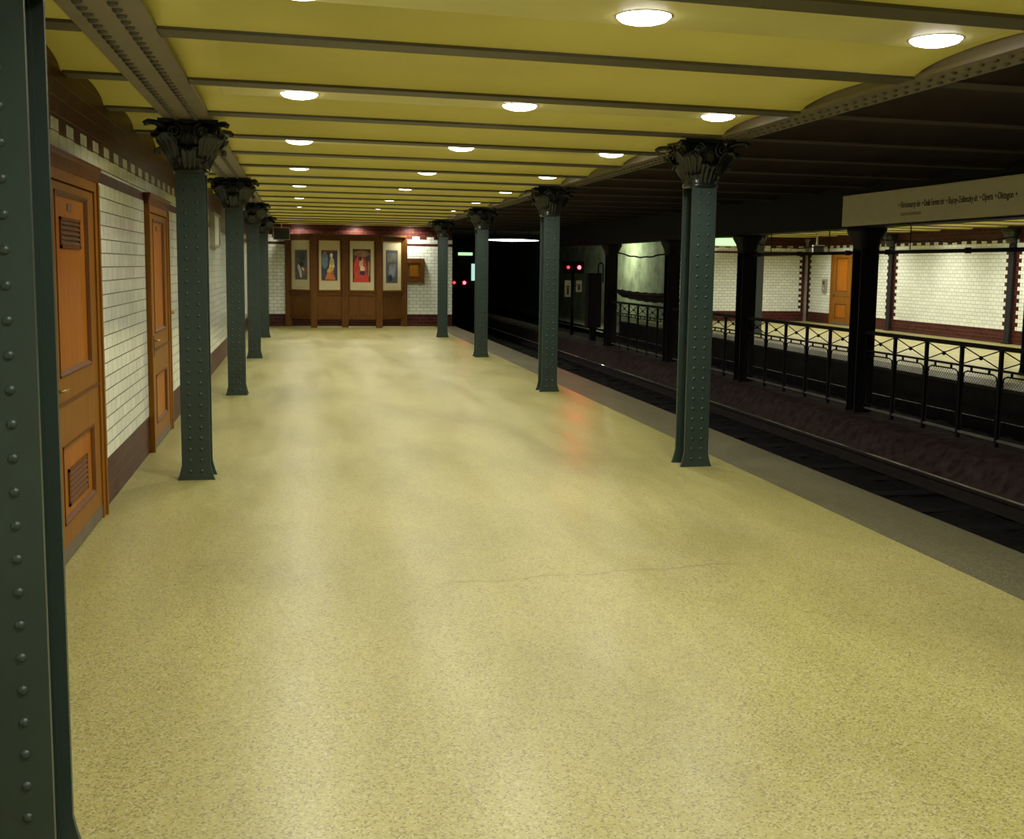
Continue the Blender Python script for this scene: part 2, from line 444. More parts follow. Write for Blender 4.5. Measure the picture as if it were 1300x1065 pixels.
def loft(secs, mi=0):
    mb = MB(); n = len(secs[0])
    vs = [p for s in secs for p in s]
    fs = [(i * n + k, i * n + (k + 1) % n, (i + 1) * n + (k + 1) % n, (i + 1) * n + k) for i in range(len(secs) - 1) for k in range(n)]
    fs += [tuple(range(n - 1, -1, -1)), tuple((len(secs) - 1) * n + k for k in range(n))]
    return mb.add(vs, fs, mi, True)
def leaf_mb(prof, width, ang, lobes=3):
    """acanthus leaf: prof = [(radius, z)], bent out along prof; scalloped edge and a midrib."""
    mb = MB(); R = Matrix.Rotation(ang, 4, 'Z'); n = len(prof); cols = 17
    vs = []; th = 0.012
    for side in (0, 1):
        for i, (r, z) in enumerate(prof):
            t = i / (n - 1)
            w = width * (0.75 + 0.35 * math.sin(t * PI)) * (1 - 0.55 * max(0, t - .6) / .4) * (1 + 0.14 * math.sin(t * PI * 2 * lobes))
            a = prof[min(i + 1, n - 1)]; c = prof[max(i - 1, 0)]
            tr, tz = a[0] - c[0], a[1] - c[1]; L = math.hypot(tr, tz) or 1
            nr, nz = tz / L, -tr / L                      # outward normal in the r-z plane
            for j in range(cols):
                u = -1 + 2 * j / (cols - 1)
                rib = 0.0085 * math.cos(u * PI * 4.0) - 0.022 * u * u
                o = rib + (0 if side == 0 else -th)
                vs.append(R @ Vector((r + nr * o, u * w / 2, z + nz * o)))
    fs = []
    for side in (0, 1):
        o = side * n * cols
        fs += [(o + i * cols + j, o + i * cols + j + 1, o + (i + 1) * cols + j + 1, o + (i + 1) * cols + j) for i in range(n - 1) for j in range(cols - 1)]
    o = n * cols
    for i in range(n - 1):
        for j in (0, cols - 1): fs.append((i * cols + j, (i + 1) * cols + j, o + (i + 1) * cols + j, o + i * cols + j))
    for i in (0, n - 1):
        fs += [(i * cols + j, i * cols + j + 1, o + i * cols + j + 1, o + i * cols + j) for j in range(cols - 1)]
    return mb.add(vs, fs, 0, True)
def spiral_mb(cx, cz, ang, R0, hand):
    mb = MB(); M = Matrix.Rotation(ang, 4, 'Z'); pts = []; rs = []
    for i in range(30):
        t = i / 29; a = hand * (t * 4.2 * PI * 0.9) + PI / 2
        r = R0 * (1 - 0.86 * t)
        pts.append((cx + r * math.cos(a), -0.212 - 0.03 * t, cz + r * math.sin(a))); rs.append(0.0135 * (1 - 0.35 * t))
    return mb.tube(pts, rs, 6, 0, True, M)
def make_column(name, mat, capmat, flare=True, h=2.75):
    root = empty(name)
    hs = h - 0.33
    flange(True, hs, mat, flare).build('front_flange', mat, root)
    flange(False, hs, mat, flare).build('rear_flange', mat, root)
    web(hs).build('web', mat, root)
    dz = h - 2.75
    cap = loft([sect(.118, 2.36 + dz), sect(.132, 2.372 + dz), sect(.132, 2.39 + dz), sect(.122, 2.40 + dz), sect(.138, 2.46 + dz), sect(.165, 2.53 + dz),
                sect(.190, 2.60 + dz, p=3), sect(.198, 2.66 + dz, p=3), sect(.190, 2.705 + dz, p=3), sect(.165, 2.722 + dz)]).build('capital', capmat, root)
    ab = MB(); outline = []
    for q in range(4):
        for t in (-1, -.85, -.5, 0, .5, .85):
            d = 0.185 + 0.035 * t * t; v = Vector((t * (0.215 if abs(t) > .9 else 0.205), -d, 0)); v.rotate(Matrix.Rotation(q * PI / 2, 3, 'Z')); outline.append((v.x, v.y))
    ab.prism(outline, 2.722 + dz, 2.75 + dz, 'Z'); ab.build('abacus', capmat, cap)
    low = [(.130, 2.385), (.140, 2.42), (.158, 2.46), (.185, 2.505), (.215, 2.535), (.232, 2.527), (.230, 2.508)]
    up = [(.170, 2.46), (.205, 2.52), (.240, 2.58), (.275, 2.625), (.300, 2.622), (.300, 2.600)]
    mid = [(.150, 2.46), (.178, 2.52), (.205, 2.58), (.222, 2.63), (.240, 2.645), (.245, 2.628)]
    sh = lambda p: [(r, z + dz) for r, z in p]
    for q in range(4):
        leaf_mb(sh(low), .165, q * PI / 2).build('acanthus_leaf', capmat, cap)
        leaf_mb(sh(up), .190, q * PI / 2 + PI / 4).build('acanthus_leaf', capmat, cap)
        leaf_mb(sh(mid), .070, q * PI / 2).build('fluted_leaf', capmat, cap)
        a = q * PI / 2 + PI / 4; c, s_ = math.cos(a), math.sin(a)
        hp = [(.20, 2.60), (.235, 2.665), (.275, 2.700), (.33, 2.714), (.385, 2.712), (.408, 2.700), (.400, 2.684)]
        MB().tube([(r * c, r * s_, z + dz) for r, z in hp], [.018, .024, .024, .021, .022, .024, .016], 8).build('corner_horn', capmat, cap)
        for hand in (-1, 1): spiral_mb(hand * .098, 2.655 + dz, q * PI / 2, .062, hand).build('scroll', capmat, cap)
    return root

col0 = make_column('iron_column', M_IRON, M_CAP)
order = ['', 'nearest', 'second', 'third', 'fourth', 'last']
desc_l = ['huge dark green riveted iron column cut off by the left edge of the photo',
          'green riveted iron column of the left row, nearest whole one, in front of the second wooden door',
          'green riveted iron column of the left row, right behind the nearest whole left column',
          'narrow-looking green column of the left row, third whole one along the tiled wall',
          'farthest green column of the left row, close to the wooden poster case']
desc_r = ['tallest green riveted column of the right row, nearest one by the platform edge',
          'green riveted column of the right row, second from the camera, left of the red signal',
          'green riveted column of the right row, third from the camera',
          'farthest green column of the right row, beside the tiled end wall']
for i in range(5):
    c = col0 if i == 0 else copy_tree(col0)
    c.location = (XL, Y1 + BAY * (i - 1), 0) if i else (-.752, 2.90, 0); tag(c, desc_l[i], 'column', 'iron columns of the near platform')
for i in range(4):
    c = copy_tree(col0); c.location = (XR, Y1 + BAY * i, 0); tag(c, desc_r[i], 'column', 'iron columns of the near platform')
desc_o = ['green iron column on the far platform, half dark, left of the hanging monitor',
          'green iron column on the far platform hidden behind the black post under the sign',
          'dark iron column on the far platform at the right edge of the photo']
for i, y in enumerate((26.05, 20.8, 15.3)):
    c = copy_tree(col0); c.location = (XC2, y, 0); tag(c, desc_o[i], 'column', 'iron columns of the far platform')

# black posts of the middle row
def make_post():
    root = empty('iron_post'); h = 2.42
    flange(True, h, M_POST, True, r=0.011, hw=.125).build('front_flange', M_POST, root)
    flange(False, h, M_POST, True, r=0.011, hw=.125).build('rear_flange', M_POST, root)
    web(h).build('web', M_POST, root)
    loft([sect(.118, 2.12), sect(.14, 2.16), sect(.165, 2.26), sect(.215, 2.36), sect(.22, 2.42)]).build('post_head', M_POST, root)
    return root
p0 = make_post()
desc_p = ['black iron post between the tracks, right under the station name sign',
          'black iron post between the tracks, just right of the nearest green right-hand column',
          'black iron post between the tracks, just left of the nearest green right-hand column',
          'black iron post between the tracks beside the grey equipment cabinet and red signal']
PY = (12.68, 16.42, 20.0, 24.2)
for i, y in enumerate(PY):
    c = p0 if i == 0 else copy_tree(p0)
    c.location = (XC, y, -0.17); tag(c, desc_p[i], 'post', 'black posts between the tracks')

# ------------------------------------------------------------------ railings of the middle row
def railing(y0, y1, label):
    root = thing('railing', label, 'railing', (XC, y0, -0.17), 0, 'black railings between the tracks')
    L = y1 - y0; n = max(2, round(L / 0.70)); p = L / n
    T, Mid, Bot = 1.035, 0.82, 0.07
    MB().box(-.035, .035, 0, L, T, T + .045).build('top_rail', M_BLACK, root)
    MB().box(-.012, .012, 0, L, Mid - .012, Mid + .012).build('middle_rail', M_BLACK, root)
    MB().box(-.014, .014, 0, L, Bot - .012, Bot + .012).build('bottom_rail', M_BOTRAIL, root)
    for i in range(n + 1):
        y = min(max(i * p, .018), L - .018)
        MB().box(-.018, .018, y - .018, y + .018, 0, T).build('baluster', M_BLACK, root)
    for i in range(n):
        a, c = i * p + .03, (i + 1) * p - .03; m = (a + c) / 2
        x = MB().tube([(0, a, Mid + .02), (0, c, T - .005)], .007, 6).tube([(0, a, T - .005), (0, c, Mid + .02)], .007, 6)
        x.rivet((-.004, m, (Mid + T) / 2), (-1, 0, 0), .026, 8); x.rivet((.004, m, (Mid + T) / 2), (1, 0, 0), .026, 8)
        x.build('cross_brace', M_BLACK, root)
        # mesh panel with a round-shouldered frame, hung from the middle rail by two lugs
        ft = Mid - .055; fb = Bot + .05; a2, c2 = a + .015, c - .015
        pts = [(0, a2, fb), (0, a2, ft - .07), (0, a2 + .02, ft - .02), (0, a2 + .07, ft), (0, c2 - .07, ft), (0, c2 - .02, ft - .02), (0, c2, ft - .07), (0, c2, fb), (0, a2, fb)]
        f = MB().tube(pts, .009, 6)
        for yy in (a2 + .14, c2 - .14): f.box(-.008, .008, yy - .012, yy + .012, ft, Mid)
        fo = f.build('panel_frame', M_BLACK, root)
        g = MB(); st = .045
        w, hh = c2 - a2, ft - fb
        k = -hh
        while k < w:
            for s in (1, -1):
                t0, t1 = max(0, -k), min(hh, w - k)
                # keep clear of the rounded shoulders
                if t1 - t0 > .03:
                    t1b = t1
                    for _ in range(40):
                        yy = k + t1b
                        if (yy < .07 or yy > w - .07) and t1b > hh - .05: t1b -= .01
                    p_a, p_b = (k + t0, t0), (k + t1b, t1b)
                    if s == -1: p_a, p_b = (w - p_a[0], p_a[1]), (w - p_b[0], p_b[1])
                    g.tube([(0.003 * s, a2 + p_a[0], fb + p_a[1]), (0.003 * s, a2 + p_b[0], fb + p_b[1])], .0022, 4, 0, False)
            k += st
        g.build('wire_mesh', M_BLACK, fo)
    return root
railing(8.48, PY[0] - .13, 'black iron railing with crossed bars, right of the post under the sign')
railing(PY[0] + .15, PY[1] - .15, 'black iron railing with crossed bars between the two posts before the far platform')
railing(PY[1] + .15, PY[2] - .15, 'black iron railing partly hidden behind the nearest right-hand green column')
railing(PY[2] + .15, PY[3] - .15, 'small distant black railing in front of the pale lit tunnel wall')
def pipe_run(y0, y1, label):
    root = thing('cable_pipe', label, 'pipe', (XC, y0, 1.93), 0, 'pipes strung between the posts')
    L = y1 - y0
    MB().tube([(0, 0, 0), (0, L, 0)], .024, 10).build('pipe', M_BLACK, root)
    for t in (.25, .78): MB().tube([(0, L * t, .02), (0, L * t, .32)], .007, 6).build('hanger', M_BLACK, root)
    for t in (.1, .5, .9): MB().box(-.03, .03, L * t - .02, L * t + .02, -.032, .034).build('clamp', M_BLACK, root)
pipe_run(8.48, PY[0] - .12, 'black horizontal pipe below the station sign, right of the post')
pipe_run(PY[0] + .12, PY[1] - .12, 'black horizontal pipe left of the post under the sign')
def sag(y0, y1, x, z, d, r, label, n=18):
    pts = [(x, y0 + (y1 - y0) * i / n, z - d * 4 * (i / n) * (1 - i / n) + .01 * math.sin(i * 1.7)) for i in range(n + 1)]
    tag(MB().tube(pts, r, 6).build('cable', M_CABLE), label, 'cable')
sag(9.0, PY[0] - .2, XC + .08, 2.1, .06, .008, 'thin sagging black cable just above the pipe below the sign')
sag(PY[0] + .2, PY[1] - .2, XC + .08, 2.12, .10, .008, 'thin sagging black cable above the pipe left of the sign')
sag(PY[2] + .2, PY[3] - .2, XC + .1, 2.06, .13, .018, 'black cable hanging in a loop high before the pale tunnel wall')
for q in range(3):
    sag(PY[2] + .14, PY[3] - .14, XC + .10 + .07 * q, 1.15 - .05 * q, .03 + .015 * q, .044, ['uppermost', 'middle', 'lowest'][q] + ' of the thick black cables strung above the small distant railing', 26)
tag(MB().tube([(11.82, 39.2, -.5), (11.82, 39.2, 2.99)], .02, 6).build('conduit', M_CABLE), 'thin dark vertical conduit on the pale lit tunnel wall', 'pipe')

# ------------------------------------------------------------------ rails and sleepers
railprof = [(-.055, -.15), (.055, -.15), (.055, -.138), (.010, -.125), (.010, -.04), (.032, -.03), (.034, -.006), (.026, 0), (-.026, 0), (-.034, -.006), (-.032, -.03), (-.010, -.04), (-.010, -.125), (-.055, -.138)]
lab = ['steel rail closest to the near platform edge, in its shadow', 'shiny steel rail of the near track, on the side of the black railing',
       'steel rail of the far track directly behind the black railing', 'shiny steel rail of the far track, below the far platform edge']
for x, l in zip((4.98, 6.40, 8.24, 9.66), lab):
    root = thing('rail', l, 'rail', (x, -3, -0.40), 0, 'running rails')
    MB().prism(railprof, 0, 66, 'Y').build('rail_web', M_RUST, root)
    MB().box(-.024, .024, 0, 66, -.003, .0025).build('rail_head', M_RAIL, root)
s0 = None
for i in range(34):
    y = 5.2 + .72 * i
    if s0 is None:
        s0 = bevel(MB().box(-1.15, 1.15, -.11, .11, -.02, .10).build('sleeper', M_SLEEP), .012); o = s0
    else: o = s0.copy(); COL.objects.link(o)
    o.location = (5.69, y, -0.655); tag(o, 'dark oily sleeper lying in the ballast of the near track', 'sleeper', 'sleepers of the near track')

# ------------------------------------------------------------------ doors
def make_door(name, y0, y1, ztop=2.29, louvre=True, lever=True):
    """built on the left wall, local x out of the wall, y along it"""
    root = struct(empty(name, (XWL, (y0 + y1) / 2, 0))); w = (y1 - y0) / 2
    fw = 0.125
    fr = MB()
    for s in (-1, 1):
        fr.box(0.0, .034, *sorted((s * w, s * (w - fw))), 0, ztop - .10)
        fr.box(.034, .045, *sorted((s * (w), s * (w - .045))), 0, ztop - .10)
    fr.box(0, .036, -w + fw, w - fw, 2.13, ztop - .10)
    fr.build('frame', M_OAKF, root)
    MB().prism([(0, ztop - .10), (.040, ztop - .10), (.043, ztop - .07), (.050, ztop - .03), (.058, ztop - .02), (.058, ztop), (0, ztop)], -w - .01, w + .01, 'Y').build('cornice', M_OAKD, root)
    iw = w - fw; st = .20
    leaf = MB()
    for s in (-1, 1): leaf.box(0, .024, *sorted((s * iw, s * (iw - st))), .09, 2.12)
    for z0, z1 in ((.09, .215), (.66, 1.045), (2.075, 2.12)): leaf.box(0, .024, -iw + st, iw - st, z0, z1)
    lo = leaf.build('leaf', M_OAKF, root)
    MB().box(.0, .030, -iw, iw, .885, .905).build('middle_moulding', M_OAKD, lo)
    pw = iw - st
    for z0, z1, nm in ((1.045, 2.075, 'upper_panel'), (.215, .66, 'lower_panel')):
        MB().box(0, .008, -pw, pw, z0, z1).build(nm, M_OAK, lo)
        m = MB(); t = .028
        for s in (-1, 1):
            m.prism([(.006, s * pw), (.029, s * pw), (.029, s * (pw - .010)), (.010, s * (pw - t))], z0, z1, 'Z')
        for za, zb in ((z0, z0 + t), (z1, z1 - t)):
            m.prism([(.006, za), (.031, za), (.031, za + (zb - za) * .35), (.010, zb)], -pw, pw, 'Y')
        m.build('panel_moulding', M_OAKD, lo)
    if louvre:
        for z0, z1, nm in ((1.76, 1.935, 'upper'), (.285, .50, 'lower')):
            g = MB(); a = .27
            for s in (-1, 1): g.box(.006, .018, *sorted((s * a, s * (a - .025))), z0, z1)
            g.box(.006, .018, -a, a, z0, z0 + .018); g.box(.006, .018, -a, a, z1 - .018, z1)
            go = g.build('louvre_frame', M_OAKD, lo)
            MB().box(.0075, .0095, -a + .02, a - .02, z0 + .01, z1 - .01).build('louvre_shade_plate', M_GRIVET, lo)  # dark plate on the panel paints the shade behind the slats
            sl = MB(); n = 5 if nm == 'upper' else 6
            for i in range(n):
                z = z0 + .03 + (z1 - z0 - .06) * i / (n - 1)
                sl.prism([(.010, z + .006), (.010, z + .011), (.021, z - .006), (.021, z - .011)], -a + .02, a - .02, 'Y')
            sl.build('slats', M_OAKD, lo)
    MB().box(0, .028, -iw, iw, .012, .09).build('kick_plate', M_KICK, lo)
    # lock plate and lever on the near stile, small number plate above
    hy = -iw + st * .5
    MB().box(.024, .030, hy - .022, hy + .022, .84, 1.03).build('lock_plate', M_GRIVET, lo)
    MB().tube([(.028, hy, .985), (.062, hy, .985), (.066, hy + .015, .985), (.064, hy + .12, .98)], [.009, .009, .009, .007], 8).build('door_handle', M_BRASS, lo)
    MB().box(.008, .012, -.05, .05, 1.975, 2.02).build('number_plate', M_KICK, lo)
    return root
make_door('door_1', 5.78, 7.33)
make_door('door_2', 9.66, 11.09, louvre=False)
# a small key switch on the tiles beside door 2
r = thing('wall_switch', 'small brass switch on the white tiles just right of the second door', 'switch', (XWL, 11.35, 1.17))
MB().box(0, .012, -.03, .03, -.04, .04).build('back_plate', M_BRASS, r); MB().tube([(.012, 0, 0), (.05, 0, 0)], .012, 8).build('knob', M_BRASS, r)

# framed panel on the tiles behind the left columns
r = thing('framed_panel', 'white framed panel high on the tiled left wall behind the nearest left column', 'panel', (XWL, 17.1, 1.93))
MB().box(.0, .05, -.55, .55, 0.03, .49).build('board', M_WHITEP, r)
f = MB()
for s in (-1, 1): f.box(0, .075, *sorted((s * .6, s * .55)), 0, .52)
f.box(0, .075, -.55, .55, 0, .035); f.box(0, .075, -.55, .55, .485, .52); f.build('frame', M_GREYMET, r)

# ------------------------------------------------------------------ showcase with four posters at the far end
CP = [Vector(p) for p in ((-.30, 29.20), (.37, 28.50), (1.20, 28.66), (2.10, 28.45), (2.84, 29.20))]
case = thing('poster_case', 'brown wooden folding showcase with four posters at the end of the platform', 'showcase', (1.2, 28.66, 0))
O = Vector((1.2, 28.66))
def case_panel(i):
    a, c = CP[i] - O, CP[i + 1] - O; d = (c - a).normalized(); n = Vector((d.y, -d.x)); L = (c - a).length
    M = Matrix(((d.x, n.x, 0, a.x), (d.y, n.y, 0, a.y), (0, 0, 1, 0), (0, 0, 0, 1)))
    return M, L
post_w = .085
for p in CP:
    q = p - O
    bevel(MB().box(q.x - post_w, q.x + post_w, q.y - .06, q.y + .06, 0, 2.42).build('case_post', M_CASE, case), .008)
for i in range(4):
    M, L = case_panel(i); e = .07
    MB().box(e, L - e, -.03, .03, .22, .34, 0, M).build('bottom_rail', M_CASE, case)
    MB().box(e, L - e, -.022, .006, .34, .86, 0, M).build('wood_panel', M_CASEP, case)
    MB().box(e, L - e, -.03, .03, .86, .96, 0, M).box(e, L - e, -.03, .055, .955, .985, 0, M).build('middle_rail', M_CASE, case)
    MB().box(e, L - e, -.03, -.012, .985, 2.36, 0, M).build('back_board', M_CASEP, case)
    MB().box(e, L - e, -.03, .03, 2.36, 2.42, 0, M).build('top_rail', M_CASE, case)
    MB().box(0, L, -.05, .05, 2.42, 2.45, 0, M).box(-.01, L + .01, -.06, .09, 2.45, 2.49, 0, M).build('cornice', M_CASE, case)

PIC = {}
def ink(name, c):
    if name not in PIC: PIC[name] = plain('print_' + name, c, 0.6, var=0.35, scale=9)
    return PIC[name]
def ell(cx, cz, rx, rz, n=18, a=0.0):
    return [(cx + rx * math.cos(2 * PI * k / n) * math.cos(a) - rz * math.sin(2 * PI * k / n) * math.sin(a),
             cz + rx * math.cos(2 * PI * k / n) * math.sin(a) + rz * math.sin(2 * PI * k / n) * math.cos(a)) for k in range(n)]
def poster(i, label, back, shapes, win):
    M, L = case_panel(i)
    loc = Vector((O.x, O.y, 0)) + (M @ Vector((L / 2, 0, .99))).xyz
    d = (CP[i + 1] - CP[i]).normalized(); rz = math.atan2(d.y, d.x)
    root = thing('poster', label, 'poster', loc, rz, 'posters in the wooden showcase')
    hw = L / 2 - .140; H = 1.345
    # local: x along the panel, -y towards the platform
    MB().box(-hw, hw, -.006, .004, 0, H).build('paper', M_PAPER, root)
    fr = MB(); t = .018
    for s in (-1, 1): fr.box(*sorted((s * hw, s * (hw + t))), -.02, .004, 0, H)
    fr.box(-hw, hw, -.02, .004, 0, t); fr.box(-hw, hw, -.02, .004, H - t, H)
    fr.build('slim_frame', M_OAKF, root)
    x0, x1, z0, z1 = win[0] * hw, win[1] * hw, win[2] * H, win[3] * H
    pr = MB().box(x0, x1, -.009, -.004, z0, z1).build('print', ink(*back), root)
    y = -.0095
    for nm, col, poly in shapes:
        MB().prism([(x0 + (x1 - x0) * a, z0 + (z1 - z0) * c) for a, c in poly], y - .0012, y + .001, 'Y').build('picture_patch', ink(nm, col), pr); y -= .0012
    # faint caption lines
    MB().box(-hw * .35, hw * .35, -.0075, -.004, H * .055, H * .063).build('caption_rule', ink('caption', (.42, .34, .18)), root)
poster(0, 'poster with grey-violet picture in the leftmost angled bay of the showcase', ('violet_grey', (.10, .09, .085)),
       [('dusk', (.05, .045, .06), ell(.6, .78, .26, .16)), ('pale', (.55, .52, .45), ell(.32, .42, .11, .09)), ('pale', (.55, .52, .45), ell(.45, .24, .10, .2, a=.5)),
        ('rust', (.30, .12, .04), ell(.72, .28, .16, .10, a=.6)), ('night', (.02, .02, .03), ell(.55, .52, .18, .08)), ('pale', (.55, .52, .45), ell(.66, .36, .12, .05, a=-.4))], (-.62, .72, .21, .80))
poster(1, 'poster with yellow and orange shapes on dark blue, second bay from the left', ('navy', (.035, .04, .075)),
       [('maroon', (.20, .03, .02), [(0, .93), (1, .93), (1, 1), (0, 1)]), ('steel', (.13, .17, .20), ell(.22, .66, .2, .28)), ('orange', (.50, .15, .02), [(.22, 0), (.9, 0), (.75, .22), (.78, .45), (.45, .42), (.32, .2)]),
        ('cream', (.66, .60, .42), [(.48, .42), (.55, .72), (.66, .76), (.76, .7), (.82, .44)]), ('cream', (.66, .60, .42), ell(.62, .82, .09, .08)),
        ('gold', (.62, .42, .05), ell(.66, .58, .11, .10)), ('gold', (.62, .42, .05), ell(.56, .36, .22, .08, a=.3)), ('maroon', (.20, .03, .02), [(0, 0), (1, 0), (1, .03), (0, .03)])], (-.78, .76, .20, .80))
poster(2, 'poster with bright red picture and pale shape, third bay from the left', ('dark_brown', (.06, .025, .018)),
       [('red', (.50, .04, .015), ell(.42, .42, .36, .40)), ('bronze', (.22, .12, .06), ell(.5, .86, .44, .10)), ('red', (.50, .04, .015), [(.05, .0), (.92, .0), (.8, .3), (.15, .34)]),
        ('flesh', (.62, .42, .25), ell(.48, .58, .12, .15)), ('cream', (.66, .60, .42), ell(.55, .41, .13, .08)), ('night', (.02, .02, .03), ell(.54, .28, .14, .07)),
        ('dark_hair', (.05, .012, .008), ell(.42, .71, .09, .07)), ('rust', (.30, .12, .04), ell(.9, .4, .06, .26))], (-.78, .72, .17, .83))
poster(3, 'narrow poster with grey picture in the rightmost angled bay of the showcase', ('slate', (.07, .075, .08)),
       [('stone', (.15, .14, .10), [(.1, .62), (.9, .66), (.9, .9), (.1, .9)]), ('mist', (.20, .21, .24), ell(.5, .36, .3, .22)), ('night', (.02, .02, .03), ell(.35, .15, .2, .1)),
        ('stone', (.15, .14, .10), ell(.6, .52, .25, .06))], (-.66, .62, .16, .82))

# small wooden cabinet on the far wall
r = thing('wall_cabinet', 'small brown wooden cabinet on the white tiles right of the poster case', 'cabinet', (3.12, YEND, 1.20))
f = MB()
for s in (-1, 1): f.box(*sorted((s * .285, s * .17)), -.11, 0, 0, .68)
f.box(-.17, .17, -.11, 0, 0, .13); f.box(-.17, .17, -.11, 0, .55, .68); f.build('frame', M_CASE, r)
MB().box(-.17, .17, -.085, 0, .13, .55).build('door', M_CASEP, r)
MB().box(-.12, .12, -.10, -.08, .18, .50).build('raised_panel', M_OAKF, r)
MB().tube([(-.235, -.11, .40), (-.235, -.135, .40)], .014, 8).build('knob', M_WHITEP, r)
# dark display box above the left end of the case
def monitor(loc, rz, label, w=.40, h=.30):
    r = thing('monitor', label, 'monitor', loc, rz)
    MB().box(-w / 2, w / 2, -.10, .08, 0, h).build('housing', M_SCREEN, r)
    f = MB(); t = .022
    for s in (-1, 1): f.box(*sorted((s * w / 2, s * (w / 2 + t))), -.12, -.06, -t, h + t)
    f.box(-w / 2, w / 2, -.12, -.06, -t, 0); f.box(-w / 2, w / 2, -.12, -.06, h, h + t); f.build('frame', M_GREYMET, r)
    MB().box(-.02, .02, -.02, .02, h, HT - loc[2]).build('hanger', M_GREYMET, r)
monitor((-.46, 28.88, 2.34), 0, 'dark monitor with pale frame hanging above the left end of the poster case', .40, .29)
monitor((14.05, 27.0, 2.15), 0.0, 'small dark monitor with white frame hanging over the far platform', .30, .22)

# ------------------------------------------------------------------ lamps
def make_lamp(power, name='ceiling_lamp'):
    root = empty(name)
    MB().lathe([(.118, .03), (.135, .03), (.138, .0), (.128, -.012), (.118, -.004)], 28).build('trim_ring', M_GREYMET, root)
    MB().lathe([(.122, .008), (.121, -.012), (.105, -.026), (.07, -.036), (.03, -.040)], 28).build('diffuser', M_LAMP, root)
    ld = bpy.data.lights.new('bulb', 'AREA'); ld.shape = 'DISK'; ld.size = .16; ld.energy = power
    ld.color = (1.0, 0.975, 0.85); ld.spread = math.radians(150)
    lo = bpy.data.objects.new('bulb', ld); COL.objects.link(lo); lo.parent = root; lo.location = (0, 0, -.046)
    return root
LZ = 2.815
lamp0 = make_lamp(26.0)
ordn = ['nearest', 'second', 'third', 'fourth', 'fifth', 'sixth', 'seventh', 'eighth', 'ninth', 'farthest']
first = True
for j in range(-3, 10):
    k = 2 * j - 1
    for nm, x in (('left', .01), ('middle', 1.52), ('right', 3.03)):
        y = min((beam_y(k, x) + beam_y(k + 1, x)) / 2 - .09, YEND - .28)
        o = lamp0 if first else copy_tree(lamp0); first = False
        o.location = (x, y, LZ)
        lab = (f'round glowing ceiling lamp, {ordn[j]} from the camera in the {nm} row') if j >= 0 else 'round glowing ceiling lamp behind the camera'
        tag(o, lab, 'ceiling lamp', 'ceiling lamps of the near platform' if j >= 0 else 'ceiling lamps behind the camera')
    # housing strip that carries the three lamps
    if j < 9:
        ym = lambda x: (beam_y(k, x) + beam_y(k + 1, x)) / 2
        a, c = -.50, 3.26
        poly = [(a, ym(a) - .42), (c, ym(c) - .42), (c, ym(c) - .02), (c - .04, ym(c) + .05), (c - .14, ym(c) + .105), (a, ym(a) + .105)]
        struct(bevel(MB().prism(poly, LZ - .008, LZ + .032, 'Z').build(f'trim_{j + 4}', M_HOUSING), .012))
lampo = make_lamp(47.0)
first = True
for y in (11.5, 14.2, 16.9, 19.6, 22.3, 25.0, 27.7, 30.6):
    for x in (13.2, 15.35):
        o = lampo if first else copy_tree(lampo); first = False
        o.location = (x, beam_y(round((y - 5.27) / BP), x) + BP / 2, LZ + .035); tag(o, 'round ceiling lamp lighting the far platform, hidden above the beam', 'ceiling lamp', 'ceiling lamps of the far platform')

# ------------------------------------------------------------------ station sign over the middle row
sg = thing('station_sign', 'long off-white line sign with station names over the tracks', 'sign', (XC - .19, 8.2, 2.27))
bevel(MB().box(-.03, .03, 0, 12.95 - 8.2, 0, .405).build('board', M_SIGN, sg), .012)
def text(s, y, z, size, xs, nm, parent):
    cu = bpy.data.curves.new(nm, 'FONT'); cu.body = s; cu.size = size; cu.extrude = .001; cu.align_x = 'LEFT'
    o = bpy.data.objects.new(nm, cu); COL.objects.link(o)
    dg = bpy.context.evaluated_depsgraph_get()
    me = bpy.data.meshes.new_from_object(o.evaluated_get(dg)); bpy.data.objects.remove(o)
    me.materials.clear(); me.materials.append(M_INK)
    w = max(v.co.x for v in me.vertices) - min(v.co.x for v in me.vertices)
    t = bpy.data.objects.new(nm, me); COL.objects.link(t); t.parent = parent
    # reads from far (left) to near (right), facing the near platform (-X)
    t.matrix_local = Matrix(((0, 0, -1, -.0325), (-xs / w, 0, 0, y), (0, 1, 0, z), (0, 0, 0, 1)))
    return t
names = ['\u2022 V\u00f6r\u00f6smarty t\u00e9r', '\u2022 De\u00e1k Ferenc t\u00e9r', '\u2022 Bajcsy-Zsilinszky \u00fat', '\u2022 Opera', '\u2022 Oktogon', '\u2022']
wid = [.455, .425, .555, .22, .285, .02]; yy = 11.60 - 8.2
for nme, wd in zip(names, wid):
    text(nme, yy, .175, .105, wd, 'station_name', sg); yy -= wd + .035
text('>>>>>>>>>', 11.55 - 8.2, .070, .085, .42, 'direction_arrows', sg)
for y in (.6, 2.5, 4.4): MB().box(.03, .045, y - .02, y + .02, .05, .36).build('bracket', M_BLACK, sg)

